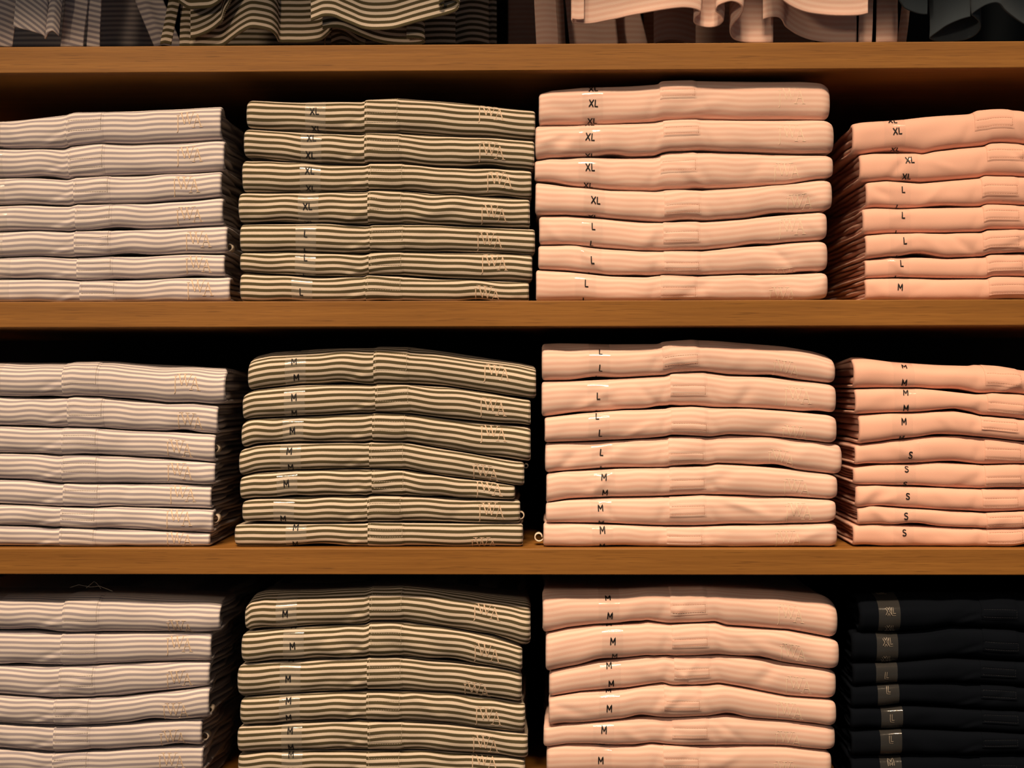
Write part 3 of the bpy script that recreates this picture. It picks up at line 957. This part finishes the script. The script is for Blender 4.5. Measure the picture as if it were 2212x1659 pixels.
# ---------------------------------------------------------------- bottom row, cut by the frame
LEFT3 = [
    [(0, 1289), (77, 1289), (137, 1290), (147, 1286), (155, 1286), (220, 1287), (310, 1291), (414, 1296), (473, 1301)],
    [(0, 1361), (77, 1363), (129, 1367), (140, 1366), (212, 1366), (310, 1366), (388, 1364), (460, 1367)],
    [(0, 1437), (77, 1438), (129, 1438), (181, 1437), (258, 1433), (336, 1430), (450, 1428)],
    [(0, 1499), (77, 1504), (116, 1509), (207, 1505), (258, 1504), (336, 1496), (414, 1487), (450, 1481)],
    [(0, 1559), (52, 1563), (108, 1566), (155, 1565), (233, 1563), (336, 1557), (434, 1550)],
    [(0, 1615), (52, 1618), (111, 1623), (181, 1621), (233, 1619), (336, 1612), (434, 1610)],
    [(0, 1669), (52, 1671), (111, 1674), (233, 1672), (434, 1668)],
    [(0, 1724), (434, 1724)]]
stack('bottom', 'grey', Z4T, LEFT3, [
    S_(472 - W_, 472, 132, (390, 1358), [('M', -28, 1330)]),
    S_(452 - W_, 452, 127, (388, 1393), [('M', -30, 1400)]),
    S_(449 - W_, 449, 123, (388, 1469), [('M', -34, 1470)]),
    S_(449 - W_, 449, 114, (382, 1537), [('M', -30, 1532)], curl=[(453, 1533, 7, 1)]),
    S_(432 - W_, 432, 112, (375, 1596), [('M', -32, 1590)], curl=[(441, 1590, 10, 1)]),
    S_(434 - W_, 434, 109, (372, 1646), [('S', -32, 1645)]),
    S_(432 - W_, 432, 108, (372, 1700), [('S', -32, 1700)])],
    'grey and cream striped folded polos, bottom row', 'pale grey striped', 'bottom-row grey stack', 0.006, 0.0025, (0.004, 0.008))

OLIVE3 = [
    [(531, 1303), (544, 1287), (572, 1280), (680, 1279), (794, 1272), (800, 1268), (870, 1268), (965, 1279), (1060, 1292), (1142, 1303)],
    [(520, 1366), (569, 1360), (680, 1352), (791, 1349), (797, 1343), (879, 1343), (901, 1347), (965, 1356), (1060, 1373), (1126, 1396)],
    [(514, 1434), (585, 1428), (680, 1424), (791, 1421), (797, 1418), (854, 1417), (965, 1428), (1060, 1439), (1123, 1451)],
    [(518, 1507), (585, 1500), (680, 1496), (784, 1493), (791, 1492), (879, 1493), (965, 1497), (1060, 1507), (1126, 1518)],
    [(515, 1567), (585, 1564), (680, 1556), (775, 1554), (791, 1557), (870, 1556), (965, 1561), (1060, 1575), (1129, 1583)],
    [(511, 1627), (585, 1621), (680, 1618), (787, 1621), (870, 1619), (965, 1622), (1060, 1630), (1135, 1637)],
    [(511, 1676), (680, 1672), (870, 1672), (1060, 1678), (1135, 1682)],
    [(511, 1726), (1135, 1726)]]
stack('bottom', 'olive', Z4T, OLIVE3, [
    S_(524, 1144, 796, (1052, 1322), [('M', 616, 1325)], pw=74),
    S_(518, 1126, 795, (1053, 1412), [('M', 632, 1359), ('M', 632, 1395)], pw=75),
    S_(509, 1125, 791, (1031, 1494), [('M', 626, 1429), ('M', 622, 1466)], pw=77),
    S_(515, 1132, 789, (1056, 1549), [('M', 623, 1514), ('M', 623, 1551)], pw=77),
    S_(509, 1138, 792, (1050, 1610), [('M', 627, 1578), ('M', 628, 1614)], pw=79),
    S_(509, 1132, 789, (1047, 1646), [('M', 628, 1631), ('M', 628, 1666)], pw=76),
    S_(511, 1130, 789, (1047, 1700), [('M', 628, 1690)], pw=76)],
    'olive striped folded polos, bottom row', 'olive striped', 'bottom-row olive stack', 0.007, 0.004, (0.003, 0.004))

PINK3 = [
    [(1174, 1274), (1257, 1276), (1351, 1276), (1424, 1271), (1446, 1269), (1519, 1269), (1605, 1273), (1700, 1282), (1779, 1291), (1807, 1298)],
    [(1177, 1369), (1225, 1357), (1288, 1350), (1383, 1347), (1399, 1343), (1434, 1347), (1450, 1348), (1525, 1345), (1545, 1344), (1567, 1352), (1636, 1358), (1700, 1361), (1801, 1380)],
    [(1184, 1451), (1225, 1442), (1288, 1429), (1396, 1416), (1411, 1418), (1440, 1416), (1456, 1418), (1541, 1413), (1605, 1418), (1700, 1432), (1801, 1447)],
    [(1187, 1505), (1257, 1494), (1351, 1488), (1430, 1475), (1450, 1480), (1525, 1480), (1551, 1477), (1605, 1486), (1700, 1504), (1798, 1511)],
    [(1187, 1568), (1225, 1562), (1320, 1556), (1377, 1550), (1446, 1549), (1510, 1546), (1567, 1544), (1605, 1549), (1700, 1556), (1801, 1567)],
    [(1174, 1613), (1225, 1606), (1288, 1606), (1370, 1611), (1405, 1605), (1431, 1608), (1522, 1611), (1605, 1609), (1700, 1611), (1798, 1622)],
    [(1180, 1670), (1440, 1668), (1800, 1676)],
    [(1180, 1726), (1800, 1726)]]
stack('bottom', 'pink', Z4T, PINK3, [
    S_(1172, 1813, 1448, (1709, 1328), [('M', 1313.5, 1293), ('M', 1317.7, 1330)], (1307, 1323)),
    S_(1179, 1815, 1451, (1714, 1412), [('M', 1316, 1353), ('M', 1323.7, 1384), ('M', 1328, 1418)], (1380, 1394)),
    S_(1186, 1810, 1456, (1726, 1483), [('M', 1315.8, 1438), ('M', 1320.5, 1477)], (1446, 1462)),
    S_(1185, 1808, 1434, (1706, 1538), [('M', 1315, 1492), ('M', 1316, 1529)], (1515, 1530)),
    S_(1174, 1807, 1451, (1704, 1600), [('M', 1304.7, 1576), ('M', 1301, 1609)], (1574, 1592)),
    S_(1181, 1798, 1432, (1700, 1664), [('M', 1297.7, 1642)], (1640, 1656)),
    S_(1181, 1798, 1432, (1700, 1712), [('M', 1298, 1690)], (1690, 1706))],
    'pink striped folded polos, bottom row', 'soft pink', 'bottom-row pink stack', 0.004, 0.010, (0.003, 0.002))

NAVY3 = [
    [(1856, 1290), (1950, 1284), (2100, 1285), (2212, 1286), (2490, 1300)],
    [(1850, 1366), (1950, 1364), (2050, 1352), (2212, 1360), (2490, 1370)],
    [(1842, 1432), (1950, 1428), (2050, 1421), (2212, 1428), (2490, 1434)],
    [(1842, 1480), (1950, 1473), (2060, 1472), (2212, 1482), (2490, 1488)],
    [(1840, 1528), (1950, 1523), (2212, 1535), (2490, 1540)],
    [(1840, 1578), (1950, 1572), (2212, 1583), (2490, 1588)],
    [(1840, 1632), (1950, 1628), (2212, 1630), (2490, 1632)],
    [(1840, 1728), (2490, 1729)]]
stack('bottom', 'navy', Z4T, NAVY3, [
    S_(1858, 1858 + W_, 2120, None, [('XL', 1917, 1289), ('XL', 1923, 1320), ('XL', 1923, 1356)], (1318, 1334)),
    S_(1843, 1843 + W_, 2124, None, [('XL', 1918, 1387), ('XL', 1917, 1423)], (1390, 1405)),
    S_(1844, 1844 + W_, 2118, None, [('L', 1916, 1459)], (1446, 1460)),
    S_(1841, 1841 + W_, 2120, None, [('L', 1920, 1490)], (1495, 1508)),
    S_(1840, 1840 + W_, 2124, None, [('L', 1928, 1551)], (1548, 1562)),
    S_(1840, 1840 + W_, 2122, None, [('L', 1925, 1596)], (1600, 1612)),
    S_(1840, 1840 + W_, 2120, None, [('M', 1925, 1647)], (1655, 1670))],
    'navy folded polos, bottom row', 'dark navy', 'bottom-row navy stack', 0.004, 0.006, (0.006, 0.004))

# a loose pale thread lying on the topmost grey shirt of the bottom row
top_grey = [o for o in COL.objects if o.get('label', '').startswith('pale grey') and 'topmost in the bottom-row grey' in o['label']][0]
mbq = MB()
pts = at(np.array([152, 170, 195, 215, 228, 243]), np.array([1269, 1263, 1268, 1266, 1271, 1277]), 0.025)
pts2 = at(np.array([186, 196, 203, 208, 214, 218]), np.array([1270, 1262, 1256, 1259, 1266, 1272]), 0.022)
for pp in (pts, pts2):
    tt = np.linspace(0, 1, len(pp)); ti = np.linspace(0, 1, 26)
    q = np.stack([np.interp(ti, tt, pp[:, k]) for k in range(3)], -1)
    ang = np.linspace(0, 2 * np.pi, 6)[:-1]
    rows = [q + np.array([0, math.cos(a), math.sin(a)]) * 0.00022 for a in ang]
    mbq.grid(np.stack(rows, 0), close_u=True)
mbq.build('loose_thread', M['tape'], top_grey, np.array(top_grey.location))

# ---------------------------------------------------------------- shirts hanging above the top board
def catmull(p, n=7):
    p = np.array(p, float)
    q = np.vstack([2 * p[0] - p[1], p, 2 * p[-1] - p[-2]])
    out = []
    for i in range(1, len(q) - 2):
        for k in range(n):
            t = k / n
            a, b, c, d = q[i - 1], q[i], q[i + 1], q[i + 2]
            out.append(0.5 * ((2 * b) + (c - a) * t + (2 * a - 5 * b + 4 * c - d) * t * t + (3 * b - a - 3 * c + d) * t ** 3))
    out.append(p[-1])
    return np.array(out)


HANG_H = 0.15


def hem(root, name, mat, pts, depth, k=0.5, lean=0.0, voff=0.0, slant=0.0, thick=0.0013, height=HANG_H, org=None):
    """a length of shirt body: hem curve (pixels), carried upwards; nearer hems sit higher in view"""
    p = catmull(pts)
    py = p[:, 1]
    ref = np.minimum(py, 101)
    dd = depth + 0.016 + 0.5 * k * (DIST * (728.0 / (829.0 - ref)) - DIST)
    P = np.stack([at(a, b, c) for a, b, c in zip(p[:, 0], p[:, 1], dd)], 0)
    P[:, 2] = np.maximum(P[:, 2], Z1T + 0.0012 + thick)
    arc = np.concatenate([[0], np.cumsum(np.hypot(np.diff(P[:, 0]), np.diff(P[:, 1])))])
    hs = np.array([0, 0.0012, 0.004, 0.01, 0.02, 0.035, 0.05, 0.07, 0.1, height])
    G = np.zeros((len(P), len(hs), 3)); UV = np.zeros((len(P), len(hs), 2))
    t = np.gradient(P[:, :2], axis=0); t /= np.maximum(np.linalg.norm(t, axis=1, keepdims=True), 1e-9)
    nn = np.stack([t[:, 1], -t[:, 0]], -1)
    for j, h in enumerate(hs):
        ww = 0.0012 * math.sin(h * 120) * np.sin(arc * 70)
        G[:, j, 0] = P[:, 0] + lean * h + nn[:, 0] * ww
        G[:, j, 1] = P[:, 1] + nn[:, 1] * ww
        G[:, j, 2] = P[:, 2] + h
        UV[:, j, 0] = arc; UV[:, j, 1] = h + voff + slant * arc
    mb = MB()
    mb.grid(G, UV)
    o = mb.build(name, mat, root, org)
    md = o.modifiers.new('cloth_thickness', 'SOLIDIFY')
    md.thickness = thick; md.offset = 0
    return o


def hanging(label, px, mat, pieces):
    c = at(px, 100, 0.05)
    org = np.array([c[0], c[1], Z1T])
    root = empty('hanging_polo_shirt', tuple(org))
    tag(root, label, 'shirt', 'polo shirts hanging above the top board')
    for (nm, pts, depth, kw) in pieces:
        hem(root, nm, mat, pts, depth, org=org, **kw)
    return root


hanging('pale grey striped polo shirt hanging with pleated hem, leftmost above the top board', 150, M['grey'], [
    ('front_panel', [(-60, 104), (-30, 102.5), (0, 101), (15, 101), (27, 101)], 0.004, dict(lean=0.14, slant=0.4)),
    ('pleat', [(29, 58), (45, 62), (65, 67), (85, 73), (95, 78), (98, 84), (103, 74), (112, 67), (120, 71), (127, 78)], 0.0, dict(lean=0.10, k=0.35, slant=0.45)),
    ('side_panel', [(131, 101), (150, 100.5), (165, 101), (180, 101)], 0.006, dict(lean=0.10, voff=0.002, slant=0.22)),
    ('vent_flap', [(187.5, 101), (200, 101), (216, 101)], 0.009, dict(lean=0.03, voff=0.001, slant=0.22)),
    ('back_panel', [(20, 101), (100, 100.5), (200, 101), (260, 100), (340, 101)], 0.13, dict(k=0.1)),
    ('sleeve', [(334, 101), (343, 99), (354, 97), (372, 100), (395, 101)], 0.05, dict(lean=-0.42, k=0.6)),
])
hanging('olive and cream striped polo shirt hanging in loose curling folds above the top board', 700, M['olive'], [
    ('side_panel', [(346, 96), (356, 94), (370, 97)], 0.0, dict(lean=0.20, k=0.3)),
    ('vent_flap', [(388, 101), (400, 100), (415, 101)], 0.004, dict(lean=0.03)),
    ('front_panel', [(410, 101), (430, 100), (455, 101), (480, 100), (500, 86), (520, 71), (540, 61), (562, 62), (585, 68), (597, 79), (604, 91), (625, 92), (660, 92), (690, 88), (705, 78), (716, 66)], 0.002, dict(k=0.45)),
    ('upper_fold', [(385, 5), (398, 14), (410, 19.5), (430, 19), (454, 17), (470, 9), (482, -2), (500, -14)], -0.004, dict(k=0.25)),
    ('upper_fold', [(412, 83), (427, 80), (445, 73), (461, 64), (474, 53), (481, 45), (486, 28), (494, 12), (503, -6)], -0.001, dict(k=0.25)),
    ('front_flap', [(672, 46), (685, 41), (700, 36), (720, 37), (740, 45), (760, 53), (780, 61), (800, 64.5), (825, 64.5), (850, 62.5), (875, 56), (900, 49), (940, 38.5), (965, 32), (983, 25), (991, 16), (989, 6), (978, 0), (964, 1), (954, 5), (949, 10), (953, 15), (959, 13)], -0.018, dict(k=0.3)),
    ('lower_flap', [(697, 63), (715, 60), (735, 60.5), (755, 67), (780, 78), (810, 89), (840, 95.5), (875, 98), (905, 96.5), (918, 92), (912, 86), (897, 83), (878, 83)], -0.010, dict(k=0.35)),
    ('inner_fold', [(702, 97), (703, 84), (712, 74), (725, 70), (742, 73), (758, 83), (775, 94), (790, 99)], 0.012, dict(k=0.4)),
    ('inner_fold', [(716, 98), (728, 93), (740, 91), (752, 94), (760, 99)], 0.016, dict(k=0.4)),
    ('back_fold', [(905, 101), (925, 99), (955, 98), (984, 99)], 0.030, dict(k=0.4)),
    ('back_fold', [(984, 101), (998, 97), (1015, 94), (1035, 95), (1056, 100)], 0.055, dict(k=0.4)),
    ('back_fold', [(1056, 100), (1064, 99), (1073, 100)], 0.08, dict(k=0.3)),
    ('back_panel', [(470, 101), (540, 100), (620, 101), (760, 100), (900, 101)], 0.12, dict(k=0.2)),
])
hanging('soft pink polo shirt hanging with ruffled hem above the top board', 1550, M['pink'], [
    ('back_panel', [(1098, 100), (1130, 99), (1170, 100)], 0.16, dict(k=0.2)),
    ('side_panel', [(1159, 99), (1175, 97), (1190, 97), (1207, 99)], 0.035, dict(lean=-0.05)),
    ('inner_fold', [(1207, 99), (1214, 100), (1222, 99)], 0.07, dict(lean=-0.05)),
    ('back_fold', [(1231, 98), (1245, 96), (1270, 97), (1300, 99), (1336, 98)], 0.06, dict(lean=-0.10)),
    ('back_fold', [(1330, 98), (1355, 96), (1380, 96), (1400, 97)], 0.075, dict(lean=-0.25)),
    ('back_panel', [(1390, 98), (1450, 97), (1540, 98), (1640, 97), (1760, 97)], 0.15, dict(k=0.2)),
    ('rolled_fold', [(1413, 97), (1418, 93), (1428, 89), (1448, 86), (1470, 88), (1492, 94), (1502, 97)], 0.05, dict(k=0.5)),
    ('front_flap', [(1235, 43), (1239, 50), (1252, 52), (1280, 51), (1310, 45), (1335, 40), (1360, 34), (1400, 26.5), (1440, 20), (1475, 16.5), (1499, 19), (1512, 25), (1509, 31), (1500, 40), (1501, 50), (1514, 57), (1534, 59.5), (1552, 55), (1562, 44), (1558, 34), (1547, 24), (1551, 13), (1565, 6), (1582, 3), (1599, 10), (1604, 21), (1598, 35), (1586, 48), (1579, 60), (1578, 72), (1585, 84), (1600, 90), (1630, 93), (1670, 94)], -0.012, dict(k=0.5)),
    ('front_placket', [(1236, 41), (1249, 43), (1262, 42)], -0.0142, dict(k=0.5, thick=0.001)),
    ('lower_flap', [(1648, 42), (1664, 37.5), (1680, 37), (1690, 44), (1698, 58), (1720, 74), (1750, 86), (1790, 92), (1820, 93), (1850, 93)], -0.004, dict(k=0.45)),
    ('upper_flap', [(1660, -22), (1676, -12), (1690, 0), (1710, 14), (1740, 26), (1780, 32), (1820, 34), (1855, 33), (1875, 29)], -0.022, dict(k=0.35)),
    ('side_panel', [(1853, 93), (1868, 92), (1883, 92)], 0.0, dict(lean=0.04)),
    ('vent_flap', [(1892, 92), (1915, 91), (1938, 91.5)], 0.004, dict(lean=0.02)),
    ('side_panel', [(1938, 92), (1948, 90), (1957, 91)], 0.02, dict(lean=0.12)),
])
hanging('slate navy polo shirt hanging with rolled hem, rightmost above the top board', 2090, M['slate'], [
    ('upper_flap', [(1936, -10), (1947, 8), (1955, 18), (1975, 27), (1992, 31), (2003, 31)], 0.0, dict(k=0.4)),
    ('rolled_hem', [(2096, 36), (2078, 41), (2060, 48), (2042, 57), (2028, 67), (2014, 77), (2009, 83), (2018, 88), (2036, 90), (2060, 89.5), (2085, 86), (2106, 76), (2117, 62), (2116, 48), (2106, 37), (2100, 31), (2114, 20), (2130, 11), (2148, 6), (2160, 9), (2170, 21), (2188, 36), (2210, 51), (2240, 64), (2280, 66), (2330, 50), (2390, 62)], -0.006, dict(k=0.45)),
    ('back_panel', [(1950, 92), (2050, 90), (2150, 90), (2300, 88), (2420, 88)], 0.14, dict(k=0.2)),
])

# ---------------------------------------------------------------- light
def spot(name, loc, target, energy, size, blend, radius, colr):
    l = bpy.data.lights.new(name, 'SPOT')
    l.energy = energy; l.spot_size = R(size); l.spot_blend = blend; l.shadow_soft_size = radius; l.color = colr
    o = bpy.data.objects.new(name, l); COL.objects.link(o)
    o.location = loc
    d = Vector(target) - Vector(loc)
    o.rotation_euler = d.to_track_quat('-Z', 'Y').to_euler()
    return o


WARM = (1.0, 0.735, 0.482)
for k in range(7):
    lx = -1.06 + 0.3 * k
    en = (118, 128, 142, 150, 152, 148, 140)[k]
    spot('ceiling_spotlight', (lx, -1.38, 1.72), (lx + 0.22, 0.0, -0.05), en * 0.80, 25, 0.7, 0.10, WARM)
spot('side_fill_spot', (-1.35, -1.9, 0.75), (0.30, 0.0, 0.02), 46, 36, 0.4, 0.15, WARM)  # added low lamp, fills the stack fronts and left-facing sides
spot('bounce_fill_spot', (0.0, -1.1, 2.70), (0.0, -0.9, -1.3), 90, 60, 0.6, 0.1, WARM)  # added lamp, lights the floor so it bounces fill upward

wd = bpy.data.worlds.new('world'); SC.world = wd
wd.use_nodes = True
bg = wd.node_tree.nodes['Background']
bg.inputs[0].default_value = (0.66, 0.78, 0.80, 1)
bg.inputs[1].default_value = 0.10

SC.view_settings.view_transform = 'Standard'
SC.view_settings.look = 'None'
SC.view_settings.exposure = 0.0
SC.view_settings.gamma = 1.0
SC.view_settings.use_curve_mapping = False
SC.cycles.max_bounces = 6
SC.cycles.transparent_max_bounces = 12
